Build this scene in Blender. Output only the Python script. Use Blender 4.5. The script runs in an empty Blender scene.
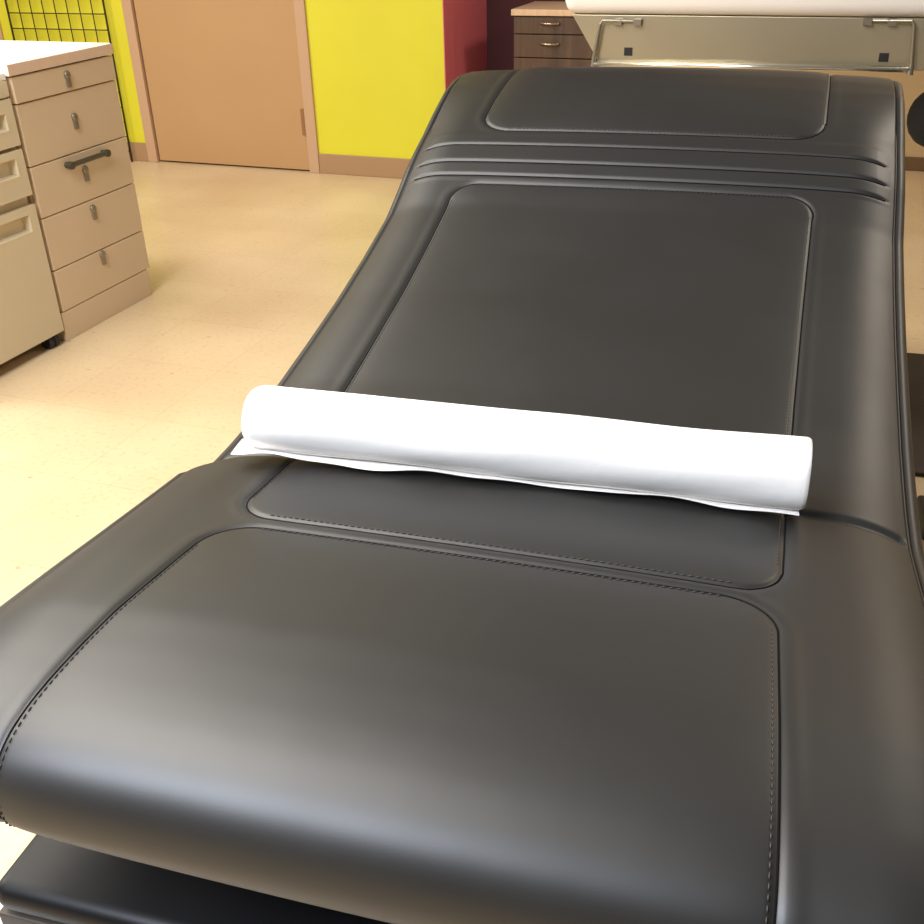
import bpy, bmesh, math, random
import numpy as np
from mathutils import Vector, Matrix

random.seed(7)
rng = np.random.default_rng(7)
S = bpy.context.scene
COL = S.collection
PI = math.pi

# ---------------------------------------------------------------- materials
def srgb(r, g, b):
    def f(c):
        c /= 255.0
        return c / 12.92 if c <= 0.04045 else ((c + 0.055) / 1.055) ** 2.4
    return (f(r), f(g), f(b), 1.0)

def mat(name, col, rough=0.5, metal=0.0, spec=0.5, noise=None, bump=None, coat=0.0, emit=None):
    """noise=(scale, amount) colour mottling; bump=(scale, strength, distance)"""
    m = bpy.data.materials.new(name); m.use_nodes = True
    nt = m.node_tree; b = nt.nodes['Principled BSDF']
    b.inputs['Base Color'].default_value = col
    b.inputs['Roughness'].default_value = rough
    b.inputs['Metallic'].default_value = metal
    b.inputs['Specular IOR Level'].default_value = spec
    b.inputs['Coat Weight'].default_value = coat
    if emit:
        b.inputs['Emission Color'].default_value = emit[0]
        b.inputs['Emission Strength'].default_value = emit[1]
    tc = nt.nodes.new('ShaderNodeTexCoord')
    if noise:
        n = nt.nodes.new('ShaderNodeTexNoise'); n.inputs['Scale'].default_value = noise[0]
        n.inputs['Detail'].default_value = 4
        nt.links.new(tc.outputs['Object'], n.inputs['Vector'])
        r = nt.nodes.new('ShaderNodeValToRGB')
        a = noise[1]
        r.color_ramp.elements[0].position = 0.3; r.color_ramp.elements[1].position = 0.7
        r.color_ramp.elements[0].color = tuple(max(0, c * (1 - a)) for c in col[:3]) + (1,)
        r.color_ramp.elements[1].color = tuple(min(1, c * (1 + a)) for c in col[:3]) + (1,)
        nt.links.new(n.outputs['Fac'], r.inputs['Fac'])
        nt.links.new(r.outputs['Color'], b.inputs['Base Color'])
    if bump:
        n2 = nt.nodes.new('ShaderNodeTexNoise'); n2.inputs['Scale'].default_value = bump[0]
        n2.inputs['Detail'].default_value = 3
        nt.links.new(tc.outputs['Object'], n2.inputs['Vector'])
        bp = nt.nodes.new('ShaderNodeBump'); bp.inputs['Strength'].default_value = bump[1]
        bp.inputs['Distance'].default_value = bump[2]
        nt.links.new(n2.outputs['Fac'], bp.inputs['Height'])
        nt.links.new(bp.outputs['Normal'], b.inputs['Normal'])
    return m

def floor_material():
    m = bpy.data.materials.new('vinyl_floor'); m.use_nodes = True
    nt = m.node_tree; N = nt.nodes; L = nt.links; b = N['Principled BSDF']
    tc = N.new('ShaderNodeTexCoord')
    base = N.new('ShaderNodeTexNoise'); base.inputs['Scale'].default_value = 2.2; base.inputs['Detail'].default_value = 6
    L.new(tc.outputs['Object'], base.inputs['Vector'])
    r1 = N.new('ShaderNodeValToRGB')
    r1.color_ramp.elements[0].position = 0.3; r1.color_ramp.elements[0].color = srgb(200, 174, 136)
    r1.color_ramp.elements[1].position = 0.7; r1.color_ramp.elements[1].color = srgb(214, 191, 155)
    L.new(base.outputs['Fac'], r1.inputs['Fac'])
    # fine chips
    sp = N.new('ShaderNodeTexNoise'); sp.inputs['Scale'].default_value = 75; sp.inputs['Detail'].default_value = 5
    L.new(tc.outputs['Object'], sp.inputs['Vector'])
    r2 = N.new('ShaderNodeValToRGB')
    r2.color_ramp.elements[0].position = 0.28; r2.color_ramp.elements[0].color = (0.86, 0.83, 0.78, 1)
    r2.color_ramp.elements[1].position = 0.46; r2.color_ramp.elements[1].color = (1, 1, 1, 1)
    L.new(sp.outputs['Fac'], r2.inputs['Fac'])
    mx = N.new('ShaderNodeMix'); mx.data_type = 'RGBA'; mx.blend_type = 'MULTIPLY'; mx.inputs['Factor'].default_value = 1
    L.new(r1.outputs['Color'], mx.inputs['A']); L.new(r2.outputs['Color'], mx.inputs['B'])
    # scuffs: sparse dark marks
    sc = N.new('ShaderNodeTexVoronoi'); sc.inputs['Scale'].default_value = 9.0; sc.inputs['Randomness'].default_value = 1
    mp = N.new('ShaderNodeMapping'); mp.inputs['Scale'].default_value = (1.0, 1.6, 1); mp.inputs['Rotation'].default_value = (0, 0, 0.6)
    L.new(tc.outputs['Object'], mp.inputs['Vector']); L.new(mp.outputs['Vector'], sc.inputs['Vector'])
    r3 = N.new('ShaderNodeValToRGB')
    r3.color_ramp.elements[0].position = 0.035; r3.color_ramp.elements[0].color = (0.45, 0.38, 0.28, 1)
    r3.color_ramp.elements[1].position = 0.075; r3.color_ramp.elements[1].color = (1, 1, 1, 1)
    L.new(sc.outputs['Distance'], r3.inputs['Fac'])
    mx2 = N.new('ShaderNodeMix'); mx2.data_type = 'RGBA'; mx2.blend_type = 'MULTIPLY'; mx2.inputs['Factor'].default_value = 0.55
    L.new(mx.outputs['Result'], mx2.inputs['A']); L.new(r3.outputs['Color'], mx2.inputs['B'])
    # 12 inch tile joints, faint
    br = N.new('ShaderNodeTexBrick'); br.offset = 0; br.inputs['Scale'].default_value = 1.0
    br.inputs['Brick Width'].default_value = 0.305; br.inputs['Row Height'].default_value = 0.305
    br.inputs['Mortar Size'].default_value = 0.0016; br.inputs['Mortar Smooth'].default_value = 0.6
    br.inputs['Color1'].default_value = (1, 1, 1, 1); br.inputs['Color2'].default_value = (0.955, 0.95, 0.94, 1)
    br.inputs['Mortar'].default_value = (0.80, 0.76, 0.68, 1)
    L.new(tc.outputs['Object'], br.inputs['Vector'])
    mx3 = N.new('ShaderNodeMix'); mx3.data_type = 'RGBA'; mx3.blend_type = 'MULTIPLY'; mx3.inputs['Factor'].default_value = 0.8
    L.new(mx2.outputs['Result'], mx3.inputs['A']); L.new(br.outputs['Color'], mx3.inputs['B'])
    L.new(mx3.outputs['Result'], b.inputs['Base Color'])
    b.inputs['Roughness'].default_value = 0.32
    b.inputs['Specular IOR Level'].default_value = 0.45
    return m

def vinyl_material(name, col, rough):
    m = bpy.data.materials.new(name); m.use_nodes = True
    nt = m.node_tree; N = nt.nodes; L = nt.links; b = N['Principled BSDF']
    b.inputs['Base Color'].default_value = col
    b.inputs['Specular IOR Level'].default_value = 0.75
    tc = N.new('ShaderNodeTexCoord')
    n = N.new('ShaderNodeTexNoise'); n.inputs['Scale'].default_value = 7; n.inputs['Detail'].default_value = 3
    L.new(tc.outputs['Object'], n.inputs['Vector'])
    mr = N.new('ShaderNodeMapRange'); mr.inputs['To Min'].default_value = rough - 0.05; mr.inputs['To Max'].default_value = rough + 0.05
    L.new(n.outputs['Fac'], mr.inputs['Value']); L.new(mr.outputs['Result'], b.inputs['Roughness'])
    v = N.new('ShaderNodeTexVoronoi'); v.inputs['Scale'].default_value = 650
    L.new(tc.outputs['Object'], v.inputs['Vector'])
    w = N.new('ShaderNodeTexNoise'); w.inputs['Scale'].default_value = 9; w.inputs['Detail'].default_value = 2
    L.new(tc.outputs['Object'], w.inputs['Vector'])
    b1 = N.new('ShaderNodeBump'); b1.inputs['Strength'].default_value = 0.025; b1.inputs['Distance'].default_value = 0.0006
    L.new(v.outputs['Distance'], b1.inputs['Height'])
    b2 = N.new('ShaderNodeBump'); b2.inputs['Strength'].default_value = 0.16; b2.inputs['Distance'].default_value = 0.006
    L.new(w.outputs['Fac'], b2.inputs['Height']); L.new(b1.outputs['Normal'], b2.inputs['Normal'])
    L.new(b2.outputs['Normal'], b.inputs['Normal'])
    return m

def wood_material(name, c1, c2):
    m = bpy.data.materials.new(name); m.use_nodes = True
    nt = m.node_tree; N = nt.nodes; L = nt.links; b = N['Principled BSDF']
    tc = N.new('ShaderNodeTexCoord')
    mp = N.new('ShaderNodeMapping'); mp.inputs['Scale'].default_value = (22, 22, 2.2)
    L.new(tc.outputs['Object'], mp.inputs['Vector'])
    n = N.new('ShaderNodeTexNoise'); n.inputs['Scale'].default_value = 1.6; n.inputs['Detail'].default_value = 6; n.inputs['Distortion'].default_value = 0.8
    L.new(mp.outputs['Vector'], n.inputs['Vector'])
    r = N.new('ShaderNodeValToRGB'); r.color_ramp.elements[0].position = 0.3; r.color_ramp.elements[1].position = 0.7
    r.color_ramp.elements[0].color = c1; r.color_ramp.elements[1].color = c2
    L.new(n.outputs['Fac'], r.inputs['Fac']); L.new(r.outputs['Color'], b.inputs['Base Color'])
    b.inputs['Roughness'].default_value = 0.45
    return m

M = {}
M['floor'] = floor_material()
M['yellow'] = mat('yellow_paint', srgb(208, 200, 42), 0.55, noise=(3, 0.03), bump=(180, 0.05, 0.001))
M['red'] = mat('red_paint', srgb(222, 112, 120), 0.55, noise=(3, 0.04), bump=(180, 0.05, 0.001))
M['red_shaded'] = mat('shaded_red_paint', srgb(70, 20, 22), 0.6, noise=(3, 0.05))  # shadow in the recess painted into the wall colour
M['tan_wall'] = mat('tan_paint', srgb(220, 192, 148), 0.6, noise=(2, 0.03))
M['door'] = mat('tan_door_laminate', srgb(178, 140, 96), 0.5, noise=(4, 0.025))
M['frame'] = mat('pinkish_tan_frame_paint', srgb(186, 150, 118), 0.5)
M['gap'] = mat('dark_red_gap', srgb(88, 30, 20), 0.8)
M['base'] = mat('brown_vinyl_base', srgb(160, 126, 90), 0.55)
M['base_dark'] = mat('dark_brown_base', srgb(124, 96, 68), 0.6)
M['hinge'] = mat('dull_brass_hinge', srgb(150, 108, 70), 0.5, metal=0.3)
M['vinyl'] = vinyl_material('black_vinyl', srgb(30, 29, 28), 0.47)
M['vinyl2'] = vinyl_material('black_smooth_vinyl', srgb(18, 18, 20), 0.42)
M['vinyl2'].node_tree.nodes['Principled BSDF'].inputs['Specular IOR Level'].default_value = 0.28
M['thread'] = mat('dark_grey_thread', srgb(62, 58, 54), 0.7)
M['seam'] = mat('seam_shade', srgb(14, 13, 12), 0.8, spec=0.1)
M['piping'] = mat('black_piping', srgb(34, 31, 29), 0.45)
M['black'] = mat('black_plastic', srgb(22, 20, 19), 0.5)
M['darksteel'] = mat('dark_painted_steel', srgb(44, 40, 38), 0.5, metal=0.3)
M['grey'] = mat('grey_rubber', srgb(120, 116, 110), 0.6)
M['board'] = mat('brown_board', srgb(70, 60, 50), 0.6)
M['matte_black'] = mat('matte_black_vinyl', srgb(20, 18, 17), 0.75, spec=0.2)
M['white_metal'] = mat('white_enamelled_steel', srgb(226, 226, 224), 0.35)
M['beige_metal'] = mat('beige_painted_steel', srgb(206, 190, 158), 0.45, noise=(5, 0.02))
M['laminate'] = mat('pinkish_beige_laminate', srgb(206, 182, 150), 0.42, noise=(6, 0.02))
M['top'] = mat('white_laminate_top', srgb(240, 234, 222), 0.4)
M['topedge'] = mat('beige_edge_band', srgb(216, 186, 160), 0.45)
M['lock'] = mat('nickel_lock', srgb(150, 142, 125), 0.35, metal=0.8)
M['handle_dark'] = mat('dark_chrome_handle', srgb(96, 92, 78), 0.35, metal=0.7)
M['steel'] = mat('brushed_steel', srgb(190, 178, 150), 0.33, metal=0.85, noise=(3, 0.06))
M['chrome'] = mat('bright_rod', srgb(235, 230, 215), 0.22, metal=0.9)
M['pad'] = mat('white_padded_vinyl', srgb(236, 228, 218), 0.4)
M['paper'] = mat('white_crepe_paper', srgb(246, 243, 239), 0.85, spec=0.2, bump=(60, 0.25, 0.002))
M['core'] = mat('grey_card_core', srgb(160, 140, 112), 0.9)
M['wood'] = wood_material('dark_walnut_laminate', srgb(72, 52, 37), srgb(98, 73, 52))
M['wood_top'] = wood_material('pale_wood_top', srgb(206, 172, 134), srgb(224, 190, 152))
M['pull'] = mat('brushed_nickel_pull', srgb(200, 180, 150), 0.25, metal=0.9)
M['wire'] = mat('black_coated_wire', srgb(40, 34, 16), 0.5)

# ---------------------------------------------------------------- helpers
def link(name, me, material, parent=None, smooth=False, bevel=0.0, seg=2):
    o = bpy.data.objects.new(name, me); COL.objects.link(o)
    if material is not None and not me.materials:
        me.materials.append(material)
    if parent: o.parent = parent
    if smooth:
        for p in me.polygons: p.use_smooth = True
    if bevel:
        md = o.modifiers.new('bevel', 'BEVEL'); md.width = bevel; md.segments = seg; md.limit_method = 'ANGLE'
        md.angle_limit = math.radians(40)
        for p in me.polygons: p.use_smooth = True
        wn = o.modifiers.new('wn', 'WEIGHTED_NORMAL'); wn.keep_sharp = True
    return o

class MB:
    def __init__(self): self.bm = bmesh.new()
    def box(self, x0, x1, y0, y1, z0, z1):
        vs = [self.bm.verts.new(p) for p in ((x0,y0,z0),(x1,y0,z0),(x1,y1,z0),(x0,y1,z0),(x0,y0,z1),(x1,y0,z1),(x1,y1,z1),(x0,y1,z1))]
        for f in ((0,3,2,1),(4,5,6,7),(0,1,5,4),(1,2,6,5),(2,3,7,6),(3,0,4,7)):
            self.bm.faces.new([vs[i] for i in f])
        return self
    def tube(self, pts, r, n=10, caps=True, closed=False):
        pts = [Vector(p) for p in pts]; rings = []
        k = len(pts); nrm = None
        for i, p in enumerate(pts):
            if closed: d = pts[(i+1) % k] - pts[i-1]
            else: d = pts[min(i+1, k-1)] - pts[max(i-1, 0)]
            d.normalize()
            if nrm is None:
                a = Vector((0,0,1)) if abs(d.z) < 0.9 else Vector((1,0,0))
                nrm = d.cross(a).normalized()
            nrm = (nrm - d * nrm.dot(d)).normalized(); bi = d.cross(nrm)
            rr = r[i] if isinstance(r, (list, tuple)) else r
            rings.append([self.bm.verts.new(p + nrm*rr*math.cos(2*PI*j/n) + bi*rr*math.sin(2*PI*j/n)) for j in range(n)])
        m = k if closed else k-1
        for i in range(m):
            A, B = rings[i], rings[(i+1) % k]
            for j in range(n): self.bm.faces.new((A[j], A[(j+1)%n], B[(j+1)%n], B[j]))
        if caps and not closed:
            self.bm.faces.new(rings[0][::-1]); self.bm.faces.new(rings[-1])
        return self
    def lathe(self, prof, c=(0,0,0), axis='Z', n=32):
        """prof: list of (radius, height)"""
        c = Vector(c); rings = []
        def P(r, h, a):
            if axis == 'Z': return c + Vector((r*math.cos(a), r*math.sin(a), h))
            if axis == 'X': return c + Vector((h, r*math.cos(a), r*math.sin(a)))
            return c + Vector((r*math.sin(a), h, r*math.cos(a)))
        for (r, h) in prof:
            if r < 1e-6: rings.append([self.bm.verts.new(P(0, h, 0))])
            else: rings.append([self.bm.verts.new(P(r, h, 2*PI*j/n)) for j in range(n)])
        for A, B in zip(rings, rings[1:]):
            for j in range(n):
                k = (j+1) % n
                if len(A) == 1 and len(B) == 1: continue
                if len(A) == 1: self.bm.faces.new((A[0], B[k], B[j]))
                elif len(B) == 1: self.bm.faces.new((A[j], A[k], B[0]))
                else: self.bm.faces.new((A[j], A[k], B[k], B[j]))
        return self
    def prism(self, poly, axis, a0, a1):
        """poly in the two other axes (order kept), extruded along axis"""
        def P(p, a):
            if axis == 'Y': return (p[0], a, p[1])
            if axis == 'X': return (a, p[0], p[1])
            return (p[0], p[1], a)
        A = [self.bm.verts.new(P(p, a0)) for p in poly]; B = [self.bm.verts.new(P(p, a1)) for p in poly]
        n = len(poly)
        self.bm.faces.new(A); self.bm.faces.new(B[::-1])
        for i in range(n): self.bm.faces.new((A[i], B[i], B[(i+1)%n], A[(i+1)%n]))
        return self
    def build(self, name, material, parent=None, smooth=False, bevel=0.0, seg=2):
        bmesh.ops.recalc_face_normals(self.bm, faces=self.bm.faces[:])
        me = bpy.data.meshes.new(name); self.bm.to_mesh(me); self.bm.free()
        return link(name, me, material, parent, smooth, bevel, seg)

def thing(name, label, cat, loc=(0,0,0), rz=0.0, group=None):
    o = bpy.data.objects.new(name, None); COL.objects.link(o)
    o.location = loc; o.rotation_euler = (0, 0, rz); o.empty_display_size = 0.1
    o['label'] = label; o['category'] = cat
    if group: o['group'] = group
    return o
def tag(o, label, cat, group=None):
    o['label'] = label; o['category'] = cat
    if group: o['group'] = group
    return o
def struct(o):
    o['kind'] = 'structure'; return o

# ---------------------------------------------------------------- the room
YW = 4.245          # yellow wall plane
YL = 4.80
XC = -1.665         # outside corner yellow / red
YR = 4.95           # rear wall of the recess
TOPZ = 2.7
struct(MB().box(-5.2, 2.6, -2.2, YR + 0.1, -0.06, 0.0).build('floor', M['floor']))
DX0, DX1, DH = -3.195, -2.352, 2.04
FW = 0.052
wb = MB()
wb.box(-5.2, DX0 - FW, YW, YW + 0.12, 0, TOPZ)
wb.box(DX1 + FW, XC, YW, YW + 0.12, 0, TOPZ)
wb.box(DX0 - FW, DX1 + FW, YW, YW + 0.12, DH + FW, TOPZ)
struct(wb.build('wall_back', M['yellow']))
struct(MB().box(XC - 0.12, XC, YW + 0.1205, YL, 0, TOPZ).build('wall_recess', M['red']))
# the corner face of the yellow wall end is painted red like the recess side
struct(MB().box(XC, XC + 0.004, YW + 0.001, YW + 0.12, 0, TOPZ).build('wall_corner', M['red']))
struct(MB().box(XC - 0.12, -0.75, YL, YR + 0.1, 0, TOPZ).build('wall_rear', M['red_shaded']))
struct(MB().box(-0.75, 2.6, YR, YR + 0.1, 0, TOPZ).build('wall_right', M['tan_wall']))
# baseboards
struct(MB().box(DX1 + FW, XC, YW - 0.008, YW, 0, 0.09).build('baseboard_back', M['base'], bevel=0.003))
struct(MB().box(-3.9, DX0 - FW, YW - 0.008, YW, 0, 0.09).build('baseboard_left', M['base'], bevel=0.003))
struct(MB().box(-0.75, 2.6, YR - 0.008, YR, 0, 0.06).build('baseboard_right', M['base_dark'], bevel=0.003))
# door with frame
door = struct(MB().box(DX0 + 0.006, DX1 - 0.005, YW + 0.004, YW + 0.044, 0.008, DH - 0.005).build('door_1', M['door'], bevel=0.002))
fr = MB()
fr.box(DX0 - FW, DX0, YW - 0.012, YW + 0.10, 0, DH + FW)
fr.box(DX1, DX1 + FW, YW - 0.012, YW + 0.10, 0, DH + FW)
fr.box(DX0, DX1, YW - 0.012, YW + 0.10, DH, DH + FW)
struct(fr.build('trim_1', M['frame'], bevel=0.003))
struct(MB().box(DX0, DX1, YW + 0.05, YW + 0.06, 0.0, DH).build('trim_2', M['gap']))
for hz in (0.225, 1.02, 1.82):
    h = MB()
    h.lathe([(0.0, -0.062), (0.006, -0.062), (0.006, 0.062), (0.0, 0.062)], (DX1 - 0.002, YW - 0.004, hz), 'Z', 12)
    h.box(DX1 - 0.026, DX1 - 0.006, YW + 0.0015, YW + 0.005, hz - 0.058, hz + 0.058)
    h.build('hinge', M['hinge'], door, smooth=False)
# jamb of a second doorway at the far left of the yellow wall
struct(MB().box(-4.07, -3.985, YW - 0.012, YW - 0.0005, 0, 2.1).build('trim_3', M['frame'], bevel=0.003))

# wire grid panel on the yellow wall
g = MB()
GX0, GX1, GY = -3.897, -3.332, YW - 0.03
cell = (GX1 - GX0) / 8
gz0 = 0.674 - 9 * 0.069
gz1 = gz0 + 26 * 0.069
for i in range(9):
    x = GX0 + i * cell
    g.tube([(x, GY, 0.0 if i in (0, 8) else gz0), (x, GY, gz1)], 0.0048 if i in (0, 8) else 0.0026, 8)
for k in range(27):
    z = gz0 + k * 0.069
    g.tube([(GX0, GY - 0.005, z), (GX1, GY - 0.005, z)], 0.0048 if k in (0, 26) else 0.0026, 8)
gp = g.build('wire_grid_panel', M['wire'], smooth=True)
tag(gp, 'black wire grid panel standing against the yellow wall behind the drawer cabinets', 'wire grid')
for x in (GX0 + cell, GX1 - cell):
    for z in (gz0 + 0.1, gz1 - 0.1):
        MB().box(x - 0.012, x + 0.012, GY - 0.008, YW - 0.0003, z - 0.01, z + 0.01).build('wall_bracket', M['wire'], gp)

# ---------------------------------------------------------------- five drawer cabinet
cab = thing('drawer_cabinet', 'beige five-drawer cabinet with white top and a lock on every drawer, beside the tan door', 'cabinet', (-2.33, 2.405, 0))
cx, cy = -2.33, 2.405
XF = -2.073 - cx           # local x of front
y0, y1 = 2.192 - cy, 2.618 - cy
xb = -0.27
MB().box(xb, XF - 0.018, y0, y1, 0.086, 0.735).build('carcass', M['laminate'], cab, bevel=0.002)
MB().box(xb + 0.01, XF - 0.001, y0 - 0.006, y1 - 0.016, 0.0, 0.086).build('plinth', M['laminate'], cab, bevel=0.001)
tp = MB().box(xb, XF + 0.006, y0 - 0.004, y1 - 0.002, 0.7355, 0.766).build('worktop', M['top'], cab, bevel=0.003)
MB().box(XF + 0.006, XF + 0.008, y0 - 0.004, y1 - 0.002, 0.7365, 0.764).build('edge_band', M['topedge'], tp)
zs = [(0.666, 0.732), (0.5025, 0.663), (0.3615, 0.500), (0.2115, 0.359), (0.088, 0.209)]
locks = [0.700, 0.587, 0.440, 0.327, 0.189]
for k, ((za, zb), zl) in enumerate(zip(zs, locks)):
    out = 0.004 if k == 0 else 0.0
    d = MB().box(XF - 0.0175, XF + out, y0 + 0.004, y1 - 0.002, za, zb).build('drawer', M['laminate'], cab, bevel=0.0025)
    l = MB()
    l.lathe([(0.0, 0), (0.011, 0), (0.011, 0.005), (0.008, 0.008), (0.0, 0.008)], (XF + out, 0.0, zl + 0.009), 'X', 20)
    l.box(XF + out + 0.002, XF + out + 0.006, -0.008, 0.008, zl - 0.024, zl + 0.004)
    l.build('lock', M['lock'], d, bevel=0.001)
    if k == 2:
        ya, yb, zh = 2.322 - cy, 2.506 - cy, 0.478
        h = MB()
        h.tube([(XF + 0.016, ya, zh), (XF + 0.016, yb, zh)], 0.0075, 12)
        for yy in (ya + 0.012, yb - 0.012):
            h.lathe([(0.0, 0), (0.009, 0), (0.009, 0.004), (0.007, 0.006), (0.007, 0.012), (0.011, 0.014), (0.011, 0.024), (0, 0.024)], (XF, yy, zh), 'X', 16)
        h.build('handle', M['handle_dark'], d, smooth=False, bevel=0.0008)

# ---------------------------------------------------------------- mobile pedestal
ped = thing('mobile_pedestal', 'beige metal mobile pedestal with recessed drawer pulls, left of the five-drawer cabinet', 'cabinet', (-2.33, 1.955, 0))
px_, py_ = -2.33, 1.955
XF2 = -2.070 - px_
a0, a1 = 1.745 - py_, 2.182 - py_
MB().box(-0.28, XF2 - 0.024, a0, a1, 0.040, 0.728).build('body', M['beige_metal'], ped, bevel=0.003)
MB().box(-0.28, XF2 - 0.002, a0 - 0.001, a1 + 0.001, 0.7285, 0.747).build('top', M['top'], ped, bevel=0.003)
def pocket_front(x0, x1, ya, yb, za, zb, pya, pyb, pza, pzb, dep):
    """drawer front facing +X with a rectangular finger pocket"""
    m = MB(); bm = m.bm
    def rect(x, y_0, y_1, z_0, z_1, rr=0.0):
        if rr == 0: pts = [(y_0, z_0), (y_1, z_0), (y_1, z_1), (y_0, z_1)]
        else: pts = [(y_0, z_0), (y_1, z_0), (y_1, z_1), (y_0, z_1)]
        return [bm.verts.new((x, p[0], p[1])) for p in pts]
    A = rect(x0, ya, yb, za, zb); B = rect(x1, ya, yb, za, zb)
    C_ = rect(x1 + 0.0012, pya - 0.007, pyb + 0.007, pza - 0.007, pzb + 0.007)
    C0 = rect(x1, pya - 0.012, pyb + 0.012, pza - 0.012, pzb + 0.012)
    D = rect(x1 + 0.0012, pya, pyb, pza, pzb); E_ = rect(x1 - dep, pya + 0.004, pyb - 0.004, pza + 0.003, pzb - 0.001)
    bm.faces.new(A[::-1])
    for P, Q in ((A, B), (B, C0), (C0, C_), (C_, D), (D, E_)):
        for i in range(4):
            j = (i + 1) % 4
            bm.faces.new((P[i], P[j], Q[j], Q[i]))
    bm.faces.new(E_)
    return m
pz = [(0.690, 0.7275, 0.700, 0.7195), (0.566, 0.684, 0.610, 0.650), (0.434, 0.556, 0.492, 0.536), (0.038, 0.408, 0.342, 0.386)]
for (za, zb, p0, p1) in pz:
    d = pocket_front(XF2 - 0.0235, XF2, a0 + 0.003, a1 - 0.003, za, zb, a0 + 0.11, a1 - 0.036, p0, p1, 0.020).build('drawer', M['beige_metal'], ped, bevel=0.0012)
for sx in (XF2 - 0.020, -0.23):
    for sy in (a0 + 0.05, a1 - 0.045):
        c = MB()
        for off in (-0.011, 0.011):
            c.lathe([(0, -0.009), (0.0165, -0.009), (0.0195, -0.006), (0.0195, 0.006), (0.0165, 0.009), (0, 0.009)], (sx, sy + off, 0.0195), 'Y', 24)
        c.box(sx - 0.012, sx + 0.012, sy - 0.020, sy + 0.020, 0.034, 0.0398)
        c.build('caster', M['black'], ped)

# ---------------------------------------------------------------- walnut base cabinet in the recess
wc = thing('wooden_base_cabinet', 'dark walnut base cabinet with pale worktop and metal drawer pulls, in the red recess', 'cabinet', (-1.14, 4.68, 0))
wx, wy = -1.14, 4.68
FY = 4.45 - wy
wl, wr = -1.425 - wx, -0.86 - wx
MB().box(wl, wr, FY + 0.02, 0.105, 0.09, 0.664).build('carcass', M['wood'], wc, bevel=0.002)
MB().box(wl + 0.01, wr - 0.01, FY + 0.06, 0.105, 0.0, 0.09).build('plinth', M['black'], wc)
MB().box(wl - 0.006, wr + 0.01, FY - 0.012, 0.11, 0.6645, 0.690).build('worktop', M['wood_top'], wc, bevel=0.003)
for (za, zb, hz) in ((0.594, 0.660, 0.636), (0.500, 0.590, 0.556), (0.30, 0.496, 0.44), (0.095, 0.296, 0.25)):
    d = MB().box(wl + 0.003, wr - 0.003, FY, FY + 0.0195, za, zb).build('drawer', M['wood'], wc, bevel=0.002)
    hx = -1.262 - wx
    h = MB()
    pts = [(hx - 0.042 + 0.084 * i / 12, FY - 0.004 - 0.018 * math.sin(PI * i / 12), hz) for i in range(13)]
    h.tube(pts, [0.0055 - 0.0015 * math.sin(PI * i / 12) for i in range(13)], 10)
    h.build('handle', M['pull'], d, smooth=True)

# ---------------------------------------------------------------- steel ended stretcher bed behind
YB = 2.80
bed = thing('treatment_stretcher', 'steel stretcher with white padded top and slanted end panel behind the black exam table', 'stretcher', (-0.27, YB + 0.85, 0))
bx, by = -0.27, YB + 0.85
XL0, XL1 = -0.655 - bx, -0.735 - bx
XR0, XR1 = 0.135 - bx, 0.205 - bx
MB().prism([(XL0, 0.716), (XR0, 0.722), (XR1, 0.838), (XL1, 0.838)], 'Y', YB - by, YB + 0.012 - by).build('end_panel', M['steel'], bed, bevel=0.002)
tr = MB()
tr.prism([(XL0 + 0.004, 0.716), (XR0 - 0.004, 0.722), (XR1 - 0.004, 0.838), (XL1 + 0.004, 0.838)], 'Y', YB + 0.0125 - by, YB + 1.70 - by)
tr.build('tray', M['steel'], bed)
def rbox_pad(x0, x1, ya, yb, z0, z1, r):
    m = MB().box(x0, x1, ya, yb, z0, z1)
    bmesh.ops.bevel(m.bm, geom=m.bm.edges[:], offset=r, segments=6, affect='EDGES', profile=0.5)
    return m
rbox_pad(XL1 - 0.022, XR1 + 0.022, YB - 0.02 - by, YB + 1.72 - by, 0.8385, 0.935, 0.034).build('mattress', M['pad'], bed, smooth=True)
wbk = MB()
yw = YB - 0.018 - by
zr = 0.719
wbk.tube([(-0.668 - bx, yw, zr + 0.001), (0.107 - bx, yw, zr + 0.008)], 0.0072, 12)
wbk.build('wire_rod', M['chrome'], bed, smooth=True)
for (xa, za, xb_, zb_, xin) in ((-0.668 - bx, zr, -0.654 - bx, 0.826, 0.10), (0.107 - bx, zr + 0.008, 0.098 - bx, 0.834, -0.11)):
    u_ = MB()
    u_.tube([(xa, yw, za - 0.012), (xa, yw, za + 0.012), (xb_, yw, zb_ - 0.01), (xb_ + 0.3 * (0.02 if xin > 0 else -0.02), yw, zb_), (xb_ + xin, yw + 0.012, zb_ - 0.002)],
            [0.0085, 0.006, 0.0042, 0.0042, 0.0042], 10)
    for t_ in (0.45, 0.95):
        u_.box(xb_ + xin * t_ - 0.010, xb_ + xin * t_ + 0.010, yw + 0.002, YB - by - 0.0003, zb_ - 0.011, zb_ + 0.003)
    u_.build('wire_bracket', M['lock'], bed, smooth=False)
for (hx, hz) in ((-0.581 - bx, 0.750), (0.043 - bx, 0.750)):
    MB().box(hx - 0.011, hx + 0.011, YB - 0.0015 - by, YB - by, hz - 0.010, hz + 0.010).build('slot', M['black'], bed, bevel=0.0005)
for yy in (-0.45, 0.45):
    MB().lathe([(0, 0.12), (0.05, 0.12), (0.05, 0.7155), (0, 0.7155)], (0, yy, 0), 'Z', 24).build('column', M['white_metal'], bed)
MB().box(-0.26, 0.26, -0.66, 0.66, 0.08, 0.12).build('base', M['white_metal'], bed, bevel=0.01)
for sx in (-0.22, 0.22):
    for sy in (-0.6, 0.6):
        MB().lathe([(0, -0.016), (0.036, -0.016), (0.04, -0.01), (0.04, 0.01), (0.036, 0.016), (0, 0.016)], (sx, sy, 0.04), 'X', 24).build('caster', M['black'], bed)

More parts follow.
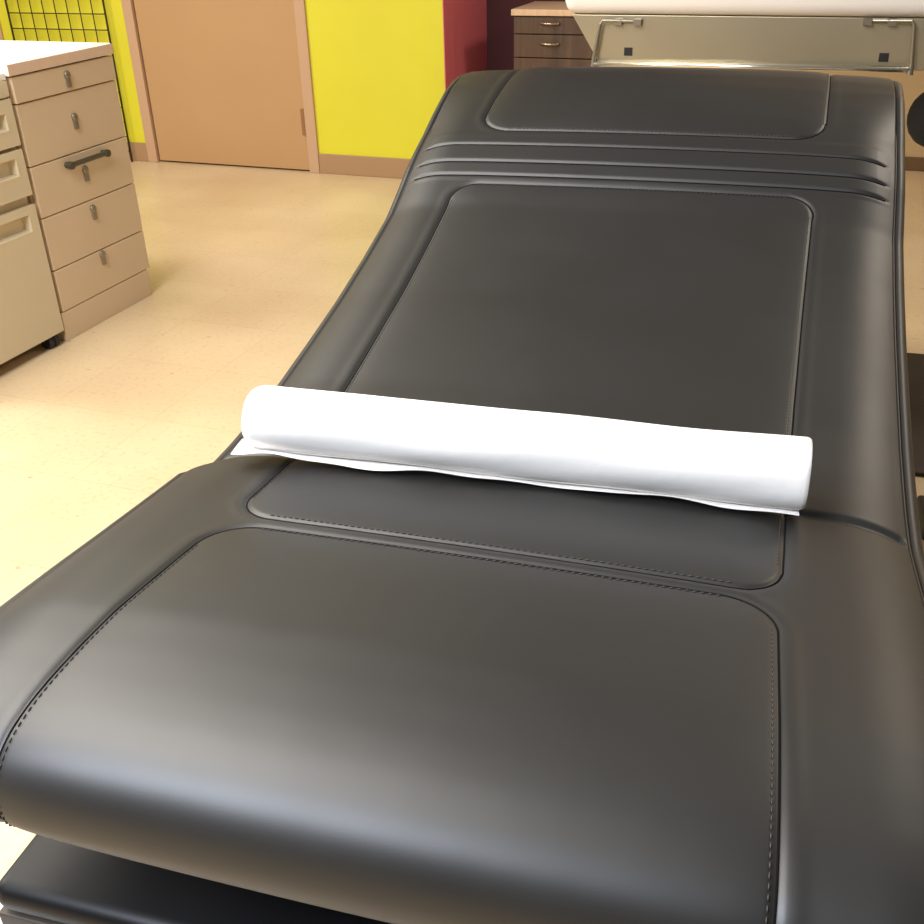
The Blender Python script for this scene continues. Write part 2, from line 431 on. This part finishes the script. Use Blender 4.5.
# ---------------------------------------------------------------- black round stool at the right edge
st = thing('round_stool', 'black round padded stool by the tan wall, right of the stretcher', 'stool', (0.385, 2.86, 0), 0.0)
MB().lathe([(0, 0.545), (0.225, 0.548), (0.243, 0.555), (0.255, 0.570), (0.2615, 0.588), (0.263, 0.605), (0.2605, 0.622), (0.254, 0.638), (0.243, 0.652), (0.225, 0.664), (0.19, 0.674), (0.12, 0.679), (0, 0.68)], (0, 0, 0), 'Z', 64).build('seat', M['matte_black'], st, smooth=True)
MB().lathe([(0, 0.05), (0.025, 0.05), (0.025, 0.36), (0.017, 0.36), (0.017, 0.5445), (0, 0.5445)], (0, 0, 0), 'Z', 20).build('pole', M['chrome'], st)
MB().lathe([(0, 0), (0.085, 0), (0.085, 0.012), (0.075, 0.02), (0.05, 0.03), (0.03, 0.0495), (0, 0.0495)], (0, 0, 0), 'Z', 40).build('base', M['black'], st)

# ---------------------------------------------------------------- exam table
ROT = math.radians(4.8)
OX, OY = -0.245, 0.836
tab = thing('exam_table', 'black vinyl exam table with raised backrest and stitched panels, in the foreground', 'exam table', (OX, OY, 0), ROT)

# longitudinal profile (v, z) of the cushion's top surface
arc = [(-0.33, 0.545), (-0.38, 0.546), (-0.42, 0.547), (-0.445, 0.549), (-0.461, 0.5535), (-0.473, 0.562), (-0.479, 0.575), (-0.480, 0.592), (-0.476, 0.608), (-0.467, 0.622), (-0.451, 0.633), (-0.427, 0.6395), (-0.40, 0.6425)]
top = [(-0.365, 0.6435), (-0.32, 0.6425), (-0.28, 0.638), (-0.23, 0.632), (-0.17, 0.624), (-0.11, 0.6165), (-0.05, 0.609), (-0.01, 0.6045),
       (0.01, 0.602), (0.03, 0.6025), (0.06, 0.603), (0.11, 0.607), (0.175, 0.6145), (0.28, 0.632), (0.39, 0.652), (0.50, 0.677), (0.616, 0.708), (0.68, 0.737), (0.72, 0.757),
       (0.76, 0.773), (0.80, 0.787), (0.85, 0.802), (0.90, 0.815), (0.96, 0.828), (1.02, 0.8365), (1.06, 0.838), (1.10, 0.835)] + [(1.15 + 0.05 * math.sin(math.radians(q)), 0.776 + 0.05 * math.cos(math.radians(q))) for q in range(5, 185, 15)] + [(1.12, 0.725)]
pp = np.array(arc + top)
seg = np.hypot(np.diff(pp[:, 0]), np.diff(pp[:, 1])); cs = np.concatenate([[0], np.cumsum(seg)])
NS = 1150
sd = np.linspace(0, cs[-1], NS * 2)
pv = np.interp(sd, cs, pp[:, 0]); pzz = np.interp(sd, cs, pp[:, 1])
ker = np.exp(-0.5 * (np.arange(-26, 27) / 9.0) ** 2); ker /= ker.sum()
def smooth1(x):
    e = np.concatenate([2 * x[0] - x[26:0:-1], x, 2 * x[-1] - x[-2:-28:-1]])
    return np.convolve(e, ker, 'valid')
pv = smooth1(pv); pzz = smooth1(pzz)
seg = np.hypot(np.diff(pv), np.diff(pzz)); cs2 = np.concatenate([[0], np.cumsum(seg)])
s0 = np.interp(0.0, pv[400:1900], cs2[400:1900])     # arclength where v = 0
SV = np.linspace(0, cs2[-1], NS) - s0               # signed arclength, ~v on top
PV = np.interp(SV + s0, cs2, pv); PZ = np.interp(SV + s0, cs2, pzz)
tv = np.gradient(PV); tz = np.gradient(PZ); tl = np.hypot(tv, tz); tv /= tl; tz /= tl
NV, NZ = -tz, tv                                     # outward normal (up on top)

def wl_(sv): return np.interp(sv, [-0.5, -0.35, -0.02, 0.012, 1.2], [-0.388, -0.392, -0.395, -0.373, -0.372])
def wr_(sv): return np.interp(sv, [-0.5, 0.0, 0.7, 1.1], [0.368, 0.370, 0.392, 0.402])
def sv_of_v(v): return float(np.interp(v, PV[250:1000], SV[250:1000]))

# cross-section template: (fraction-ish lateral position, offset along normal)
def section(h, k=1.0, cr=1.0):
    """h: half-width. returns lateral positions (0 centre) right half and offsets"""
    a = np.concatenate([np.linspace(0, h - 0.07, 150), (h - 0.07) + np.linspace(0, 1, 60)[1:] * 0.0525])
    b = np.where(a > h - 0.085, -0.017 * (np.clip((a - (h - 0.085)) / 0.068, 0, 1)) ** 2.2, 0) - 0.006 * (a / h) ** 2
    side_a = np.array([h - 0.0165, h - 0.0160, h - 0.0145, h - 0.011, h - 0.007, h - 0.0035, h - 0.001, h, h - 0.001, h - 0.003, h - 0.0045, h - 0.0025, h - 0.002, h - 0.003, h - 0.009, h - 0.02, h * 0.6, 0.0])
    side_b = np.array([-0.0255, -0.0285, -0.0262, -0.0250, -0.0262, -0.029, -0.033, -0.038, -0.044, -0.0485, -0.0505, -0.054, -0.060, -0.070, -0.080, -0.088, -0.090, -0.090])
    side_b = (-0.0255 + (side_b + 0.0255) * k) + 0.017 * (1 - cr)
    b = b + np.where(a > h - 0.085, 0.017 * (1 - cr) * (np.clip((a - (h - 0.085)) / 0.068, 0, 1)) ** 2.2, 0)
    return a, b, side_a, side_b

def sd_round(u, s, c, hw, s0_, s1_, r):
    dx = np.abs(u - c) - (hw - r); mid = (s0_ + s1_) / 2; dy = np.abs(s - mid) - ((s1_ - s0_) / 2 - r)
    return np.hypot(np.maximum(dx, 0), np.maximum(dy, 0)) + np.minimum(np.maximum(dx, dy), 0) - r

PANELS = [  # v range, corner radius, (left edge, right edge) at both ends
    ('seat', -1.2, sv_of_v(-0.160), 0.045, (-0.272, -0.262), (0.232, 0.232), (-0.5, -0.16)),
    ('back', sv_of_v(-0.138), sv_of_v(0.668), 0.040, (-0.262, -0.268), (0.236, 0.264), (-0.13, 0.66)),
    ('head', sv_of_v(0.797), 1.9, 0.050, (-0.264, -0.258), (0.274, 0.288), (0.80, 1.15)),
]
def panel_sd(k, u, s):
    _, a, b, r, le, ri, rg = PANELS[k]
    t = np.clip((s - rg[0]) / (rg[1] - rg[0]), -0.3, 1.2)
    l = le[0] + (le[1] - le[0]) * t; rr = ri[0] + (ri[1] - ri[0]) * t
    if k == 0:      # the seat's top seam runs slightly askew
        s = s + 0.030 * (u + 0.05) * 0.6
    if k == 1:
        s = s + np.where(s < 0.2, 0.028 * (u + 0.2), 0)
    return sd_round(u, s, (l + rr) / 2, (rr - l) / 2, a, b, r)
PLEATS = [sv_of_v(0.686), sv_of_v(0.715), sv_of_v(0.757)]
SB0 = sv_of_v(0.672); SB1 = sv_of_v(0.793)
def detail(u, s):
    d = np.zeros_like(u)
    amp = [0.0016, 0.0021, 0.0023]; puff = [0.003, 0.004, 0.005]
    for k in range(3):
        q = panel_sd(k, u, s)
        d += -amp[k] * np.exp(-(q / 0.0028) ** 2)
        d += np.where(q < 0, puff[k] * (1 - np.exp(q / 0.022)), 0)
        d += 0.0006 * np.exp(-((q - 0.010) / 0.006) ** 2)
    fade = np.clip((np.minimum(u + 0.350, 0.370 - u)) / 0.02, 0, 1)
    for p in PLEATS:
        pp_ = p - 0.004 * np.clip((np.abs(u) - 0.22) / 0.14, 0, 1) ** 2
        d += -0.0030 * np.exp(-((s - pp_) / 0.0032) ** 2) * fade
    band = np.clip((s - SB0) / 0.01, 0, 1) * np.clip((SB1 - s) / 0.01, 0, 1)
    d += 0.0012 * band * fade
    # hinge crease across the whole width
    cr = 0.012 + 0.010 * (u / 0.35)* 0
    d += -0.0045 * np.exp(-((s - cr) / 0.006) ** 2)
    # soft slack in the vinyl
    d += 0.0012 * np.sin(9 * u + 3 * s) * np.sin(7 * s + 1.3) * np.exp(-((s + 0.1) / 0.4) ** 2)
    return d

def cushion_mesh():
    hl, hr = 0.357, None
    rows = []
    for i in range(NS):
        s = SV[i]
        c = 0.5 * (float(wl_(s)) + float(wr_(s))); h = 0.5 * (float(wr_(s)) - float(wl_(s)))
        v_, top_ = PV[i], NZ[i]
        k = 1.0
        if s < -0.3: k = 0.12 + 0.88 * np.clip((s + 0.47) / 0.12, 0, 1)
        if s > 0.9: k = 0.36 + 0.64 * np.clip((1.14 - s) / 0.12, 0, 1)
        a, b, sa, sb = section(h, float(k), float(1 - 0.85 * np.clip((s - 0.85) / 0.15, 0, 1)))
        # seam groove where top panel meets the side boxing
        lat = np.concatenate([(-sa[::-1])[:], -a[:0:-1], a, sa]) + c
        off = np.concatenate([sb[::-1], b[:0:-1], b, sb])
        ntop0 = len(sa); ntop1 = ntop0 + 2 * len(a) - 1
        dd = np.zeros_like(lat)
        dd[ntop0:ntop1] = detail(lat[ntop0:ntop1], np.full(ntop1 - ntop0, s))
        edge = np.minimum(np.arange(len(lat)) - ntop0, ntop1 - 1 - np.arange(len(lat)))
        dd *= np.clip(edge / 8.0, 0, 1)
        o = off + dd
        rows.append(np.stack([lat, PV[i] + NV[i] * o, PZ[i] + NZ[i] * o], 1))
    V = np.array(rows); n = V.shape[1]
    idx = np.arange(NS * n).reshape(NS, n)
    q = np.stack([idx[:-1, :-1], idx[:-1, 1:], idx[1:, 1:], idx[1:, :-1]], -1).reshape(-1, 4)
    faces = [tuple(f) for f in q.tolist()]
    faces.append(tuple(idx[0].tolist()[::-1])); faces.append(tuple(idx[-1].tolist()))
    me = bpy.data.meshes.new('cushion'); me.from_pydata(V.reshape(-1, 3).tolist(), [], faces)
    me.validate(); me.update()
    return me
cush = link('cushion', cushion_mesh(), M['vinyl'], tab, smooth=True)

def surf(u, sv, lift=0.0):
    """point on the cushion's top at lateral u, arclength sv"""
    v = np.interp(sv, SV, PV); z = np.interp(sv, SV, PZ); nv = np.interp(sv, SV, NV); nz = np.interp(sv, SV, NZ)
    c = 0.5 * (wl_(sv) + wr_(sv)); h = 0.5 * (wr_(sv) - wl_(sv)); a = abs(u - c)
    b = (-0.017 * (min(max((a - (h - 0.085)) / 0.068, 0), 1)) ** 2.2) - 0.006 * (a / h) ** 2
    o = b + float(detail(np.array([u]), np.array([sv]))[0]) + lift
    return Vector((u, float(v + nv * o), float(z + nz * o))), Vector((0, float(nv), float(nz)))

# stitches along the panel seams
def panel_path(k):
    _, a, b, r, le, ri, rg = PANELS[k]
    out = []
    lo = max(a, -0.60); hi = min(b, 1.18)
    def edge(s, side):
        t = min(max((s - rg[0]) / (rg[1] - rg[0]), -0.3), 1.2)
        return (le[0] + (le[1] - le[0]) * t) if side < 0 else (ri[0] + (ri[1] - ri[0]) * t)
    step = 0.0062
    import itertools
    for side in (-1, 1):
        s = lo + (r if a > -0.6 else 0)
        while s < hi - (r if b < 1.2 else 0):
            out.append((edge(s, side) - side * 0.0045, s, (0, 1))); s += step
    for s_, on, dn in ((a, a > -0.6, 1), (b, b < 1.2, -1)):
        if not on: continue
        u = edge(s_, -1) + r
        while u < edge(s_, 1) - r:
            ss = s_
            if k == 0: ss = s_ - 0.030 * (u + 0.05) * 0.6
            if k == 1 and s_ < 0.2: ss = s_ - 0.028 * (u + 0.2)
            out.append((u, ss + dn * 0.0045, (1, 0))); u += step
    return out
stm = MB()
for k in range(3):
    for (u, s, d) in panel_path(k):
        p, nrm = surf(u, s, 0.0006)
        q1, _ = surf(u + d[0] * 0.0019, s + d[1] * 0.0019, 0.0003); q0, _ = surf(u - d[0] * 0.0019, s - d[1] * 0.0019, 0.0003)
        stm.tube([q0, p, q1], [0.0004, 0.0006, 0.0004], 5)
sto = stm.build('stitching', M['thread'], tab, smooth=True); sto['kind'] = 'stuff'

# dark tubes painting the shade in sewn seams: panel outlines, three headrest pleats
def seam_pts(k):
    _, a, b, r, le, ri, rg = PANELS[k]
    lo = max(a, -0.56); hi = min(b, 1.16)
    def edge(s, side):
        t = min(max((s - rg[0]) / (rg[1] - rg[0]), -0.3), 1.2)
        return (le[0] + (le[1] - le[0]) * t) if side < 0 else (ri[0] + (ri[1] - ri[0]) * t)
    def skew(u, s):
        if k == 0: return s - 0.018 * (u + 0.05)
        if k == 1 and s < 0.2: return s - 0.028 * (u + 0.2)
        return s
    pts = []
    def run(side, s0_, s1_):
        n = max(2, int(abs(s1_ - s0_) / 0.006))
        for q in np.linspace(s0_, s1_, n): pts.append((edge(q, side), skew(edge(q, side), q)))
    def across(s_, side0):
        ua, ub = edge(s_, side0) - side0 * r, edge(s_, -side0) + side0 * r
        for q in np.linspace(ua, ub, 90): pts.append((q, skew(q, s_)))
    def corner(side, s_, up, entering):
        # quarter arc between the side edge and the cross edge at s_
        c_u = edge(s_, side) - side * r; c_s = s_ - up * r
        th = np.linspace(0, PI / 2, 12)
        if not entering: th = th[::-1]
        for q in th: pts.append((c_u + side * r * math.cos(q), skew(c_u + side * r * math.cos(q), c_s + up * r * math.sin(q))))
    open0, open1 = a < -0.56, b > 1.16
    if open0:      # seat: open at the front
        run(-1, lo, hi - r); corner(-1, hi, 1, True); across(hi, -1); corner(1, hi, 1, False); run(1, hi - r, lo)
    elif open1:    # headrest: open at the far end
        run(-1, hi, lo + r); corner(-1, lo, -1, True); across(lo, -1); corner(1, lo, -1, False); run(1, lo + r, hi)
    else:
        run(-1, lo + r, hi - r); corner(-1, hi, 1, True); across(hi, -1); corner(1, hi, 1, False)
        run(1, hi - r, lo + r); corner(1, lo, -1, True); across(lo, 1); corner(-1, lo, -1, False)
    out = [pts[0]]
    for p in pts[1:]:
        if math.hypot(p[0] - out[-1][0], p[1] - out[-1][1]) > 0.0015: out.append(p)
    return out, not (open0 or open1)
for k in range(3):
    sp_, closed = seam_pts(k)
    if closed and math.hypot(sp_[0][0] - sp_[-1][0], sp_[0][1] - sp_[-1][1]) < 0.002: sp_ = sp_[:-1]
    MB().tube([surf(u, q, 0.0)[0] for u, q in sp_], 0.0010, 6, closed=closed).build('panel_seam_shade', M['seam'], tab, smooth=True)
for p in PLEATS:
    uu = np.linspace(-0.342, 0.362, 140)
    MB().tube([surf(u, p - 0.004 * min(max((abs(u) - 0.22) / 0.14, 0), 1) ** 2, 0.0)[0] for u in uu], 0.0012, 6).build('pleat_seam_shade', M['seam'], tab, smooth=True)

# piping along the two long edges
for side in (-1, 1):
    pts = []
    for i in range(140, NS - 70, 5):
        s = SV[i]
        c = 0.5 * (float(wl_(s)) + float(wr_(s))); h = 0.5 * (float(wr_(s)) - float(wl_(s)))
        o = -0.0250
        pts.append((c + side * (h - 0.0163), PV[i] + NV[i] * o, PZ[i] + NZ[i] * o))
    MB().tube(pts, 0.0022, 8).build('piping', M['piping'], tab, smooth=True)

# leg rest pad with its white tray under the foot end
LPX0, LPX1, LPY0, LPY1 = -0.341, 0.30, -0.450, -0.06
rb = rbox_pad(LPX0, LPX1, LPY0, LPY1, 0.422, 0.452, 0.013)
rb.build('leg_rest_pad', M['vinyl2'], tab, smooth=True)
MB().box(LPX0 + 0.001, LPX1 - 0.001, LPY0 + 0.001, LPY1, 0.404, 0.4215).build('leg_rest_board', M['board'], tab, bevel=0.002)
MB().box(LPX0 - 0.030, LPX1 + 0.03, LPY0 - 0.022, LPY1, 0.365, 0.4035).build('leg_rest_tray', M['white_metal'], tab, bevel=0.006)
# seat and back support frames under the cushion
fm = MB()
fm.box(-0.29, 0.29, -0.34, 0.0, 0.470, 0.505)
fm.build('seat_frame', M['darksteel'], tab, bevel=0.004)
bf = MB()
bf.prism([(0.02, 0.478), (0.62, 0.578), (0.70, 0.612), (1.05, 0.728), (1.05, 0.702), (0.70, 0.582), (0.62, 0.548), (0.02, 0.448)], 'X', -0.28, 0.28)
bf.build('back_frame', M['darksteel'], tab)
MB().box(-0.24, 0.24, -0.25, 0.55, 0.07, 0.349).build('pedestal', M['white_metal'], tab, bevel=0.012)
MB().box(-0.15, 0.15, -0.02, 0.30, 0.349, 0.4695).build('lift_column', M['darksteel'], tab, bevel=0.006)
MB().box(-0.28, 0.28, -0.28, 0.72, 0.0, 0.07).build('base', M['black'], tab, bevel=0.012)
MB().tube([(0, 0.50, 0.345), (0, 0.70, 0.600)], 0.022, 16).build('back_actuator', M['darksteel'], tab, smooth=True)

# ---------------------------------------------------------------- roll of exam paper
RU0, RU1 = -0.308, 0.255
RR = 0.0335
rv, rzc = 0.011, 0.6425
ca, sa_ = math.cos(ROT), math.sin(ROT)
def T(u, v, z): return Vector((OX + u * ca - v * sa_, OY + u * sa_ + v * ca, z))
rc = T((RU0 + RU1) / 2, rv, 0)
roll = thing('paper_roll', 'white roll of exam table paper lying across the black table at its fold', 'paper roll', (rc.x, rc.y, rzc), ROT + math.radians(0.5))
RL = (RU1 - RU0) / 2
# main body with slight irregularity, soft ends and a spiral hint on the end faces
NA, NU = 72, 90
def wob(a, u): return 0.0006 * math.sin(3 * a + u * 9) + 0.0005 * math.sin(2 * a - u * 23) + 0.0004 * math.sin(5 * a + 31 * u)
def taper(u):
    t = min(1.0, max(0.0, 1 - (u + RL) / 0.016))
    return 0.011 * (1 - math.sqrt(max(0.0, 1 - t * t * 0.995)))
bm = bmesh.new(); rings = []
prof_u = [-RL + q for q in (0, 0.0001, 0.0003, 0.0006, 0.001, 0.0016, 0.0024, 0.0034, 0.0047, 0.0062, 0.008, 0.010, 0.012, 0.014, 0.016, 0.020, 0.025)] + list(np.linspace(-RL + 0.03, RL - 0.004, NU)) + [RL - 0.0015, RL]
for i, u in enumerate(prof_u):
    edge = taper(u) + (0.0016 if i == len(prof_u) - 1 else (0.0005 if i == len(prof_u) - 2 else 0))
    ring = []
    for j in range(NA):
        a = 2 * PI * j / NA
        rr = RR - edge + wob(a, u)
        ring.append(bm.verts.new((u, rr * math.cos(a), rr * math.sin(a))))
    rings.append(ring)
for A, B in zip(rings, rings[1:]):
    for j in range(NA): bm.faces.new((A[j], A[(j+1)%NA], B[(j+1)%NA], B[j]))
for ring, sgn in ((rings[0], 1), (rings[-1], -1)):
    prev = [bm.verts.new(v.co) for v in ring]; u0 = ring[0].co.x
    for k in range(1, 9):
        rr = (RR - (0.011 if sgn > 0 else 0.0016)) - 0.0011 * k - (0.0010 * k if sgn < 0 else 0)
        cur = [bm.verts.new((u0 + sgn * (0.0008 if k % 2 else 0.0), rr * math.cos(2*PI*j/NA), rr * math.sin(2*PI*j/NA))) for j in range(NA)]
        for j in range(NA): bm.faces.new((prev[j], prev[(j+1)%NA], cur[(j+1)%NA], cur[j]))
        prev = cur
    inner = [bm.verts.new((u0 + sgn * 0.05, v.co.y, v.co.z)) for v in prev]
    for j in range(NA): bm.faces.new((prev[j], prev[(j+1)%NA], inner[(j+1)%NA], inner[j]))
    bm.faces.new(inner)
bmesh.ops.recalc_face_normals(bm, faces=bm.faces[:])
me = bpy.data.meshes.new('paper_body'); bm.to_mesh(me); bm.free()
link('paper_body', me, M['paper'], roll, smooth=True)
for sgn in (-1, 1):
    MB().lathe([(0.0118, 0), (0.0104, 0), (0.0104, -sgn * 0.04), (0.0118, -sgn * 0.04), (0.0118, 0)], (sgn * (RL + 0.0005), 0, 0), 'X', 32).build('core', M['core'], roll, smooth=False)
# loose end of the sheet, peeling off the underside towards the viewer
NUF, NVF = 120, 14
bm = bmesh.new(); grid = []
def tang(u):   # how far the loose edge reaches out
    x = (u + RL) / (2 * RL)
    return 0.0345 + 0.0022 * math.sin(7 * x + 0.5) - 0.004 * x + 0.010 * math.exp(-((x - 0.0) / 0.05) ** 2) + 0.0015 * math.sin(31 * x)
for i in range(NUF + 1):
    x = i / NUF; u = -RL + 2 * RL * x - 0.004 * x ** 8 - 0.008 * (1 - x) ** 10
    row = []
    reach = tang(u) - 0.0025
    for j in range(NVF + 1):
        w = j / NVF
        # first wraps around the front of the roll (angle from ~ -150deg to -105deg), then leaves it
        if w < 0.45:
            a = math.radians(222 + 24 * (w / 0.45))
            rs = RR + 0.0005 + wob(a, u) - taper(max(u, -RL)); y = rs * math.cos(a); z = rs * math.sin(a)
        else:
            t_ = (w - 0.45) / 0.55
            a = math.radians(246)
            rs = RR + 0.0005 + wob(a, u) - taper(max(u, -RL)); ya, za = rs * math.cos(a), rs * math.sin(a)
            ye = -reach; ze = -0.0272 + 0.0018 * math.sin(17 * x + 1) + 0.0007 * math.sin(41 * x) + 0.0045 * math.exp(-((x - 0.06) / 0.05) ** 2)
            y = ya + (ye - ya) * t_; z = za + (ze - za) * t_ ** 0.8 + 0.0006 * math.sin(PI * t_)
        uu = max(u, -RL + 0.0015) if w < 0.45 else u
        row.append(bm.verts.new((uu, y, z)))
    grid.append(row)
for i in range(NUF):
    for j in range(NVF):
        bm.faces.new((grid[i][j], grid[i+1][j], grid[i+1][j+1], grid[i][j+1]))
me = bpy.data.meshes.new('loose_sheet'); bm.to_mesh(me); bm.free()
link('loose_sheet', me, M['paper'], roll, smooth=True)

# ---------------------------------------------------------------- foot pedal on the floor at the right of the table
fp_c = T(0.66, 1.02, 0)
fp = thing('foot_pedal', 'black foot pedal with grey tread on the floor right of the exam table', 'foot pedal', (fp_c.x, fp_c.y, 0), ROT)
MB().box(-0.09, 0.09, -0.065, 0.065, 0.0, 0.035).build('housing', M['black'], fp, bevel=0.008)
MB().prism([(-0.075, 0.036), (0.03, 0.036), (0.03, 0.052), (-0.075, 0.042)], 'X', -0.07, 0.07).build('tread', M['grey'], fp, bevel=0.002)

# ---------------------------------------------------------------- dark sheet painted as the table's shadow on the floor
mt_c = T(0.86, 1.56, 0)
mm = MB().box(-0.36, 0.36, -0.34, 0.34, 0.0, 0.010).build('floor_shadow', mat('shadow_brown', srgb(46, 34, 24), 0.7, noise=(8, 0.2)), None, bevel=0.004)
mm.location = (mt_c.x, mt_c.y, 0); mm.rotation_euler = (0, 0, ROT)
tag(mm, 'thin dark sheet added as the table shadow on the floor at the right of the raised backrest', 'floor shadow')

# ---------------------------------------------------------------- light
def area(name, loc, size, power, col, target=None, sy=None):
    l = bpy.data.lights.new(name, 'AREA'); l.energy = power; l.color = col[:3]
    l.shape = 'RECTANGLE'; l.size = size; l.size_y = sy or size
    o = bpy.data.objects.new(name, l); COL.objects.link(o); o.location = loc
    if target:
        o.rotation_euler = (Vector(target) - Vector(loc)).to_track_quat('-Z', 'Y').to_euler()
    return o
area('ceiling_panel_left', (-3.0, 2.0, 2.65), 2.0, 88, (1.0, 0.92, 0.80), sy=1.6)
area('right_fill', (1.5, 3.8, 2.65), 0.8, 40, (1.0, 0.90, 0.76), sy=0.6)  # added fill lamp to brighten the red wall and the right side
area('ceiling_panel_near', (-1.6, 0.5, 2.6), 1.7, 85, (1.0, 0.95, 0.89), sy=1.4)
area('cool_sheen_fill', (-1.2, -0.9, 2.45), 1.1, 88, (0.80, 0.87, 1.0), target=(-0.5, 0.2, 0.5), sy=0.9)  # added cool lamp for the bluish sheen on the seat front
area('side_window', (-4.7, 0.9, 2.1), 1.4, 75, (1.0, 0.95, 0.87), target=(-0.6, 0.9, 0.5), sy=1.2)
w = bpy.data.worlds.new('world'); S.world = w; w.use_nodes = True
bg = w.node_tree.nodes['Background']; bg.inputs['Color'].default_value = (1.0, 0.90, 0.76, 1); bg.inputs['Strength'].default_value = 0.16

# ---------------------------------------------------------------- camera
f_px = 1012.0
pit, rol, yaw = math.radians(29.31), math.radians(-1.606), math.radians(-21.06)
Fv = Vector((math.sin(yaw)*math.cos(pit), math.cos(yaw)*math.cos(pit), -math.sin(pit)))
Rt = Vector((math.cos(yaw), -math.sin(yaw), 0)); Up = Rt.cross(Fv)
r_ = Rt * math.cos(rol) + Up * math.sin(rol); u_ = -Rt * math.sin(rol) + Up * math.cos(rol)
cd = bpy.data.cameras.new('camera'); cam = bpy.data.objects.new('camera', cd); COL.objects.link(cam)
cam.matrix_world = Matrix(((r_.x, u_.x, -Fv.x, 0), (r_.y, u_.y, -Fv.y, 0), (r_.z, u_.z, -Fv.z, 1.12), (0, 0, 0, 1)))
cd.sensor_fit = 'HORIZONTAL'; cd.sensor_width = 36; cd.lens = 36 * f_px / 924; cd.clip_start = 0.02
S.camera = cam
S.view_settings.view_transform = 'Standard'
S.view_settings.look = 'None'
S.view_settings.exposure = 0.0
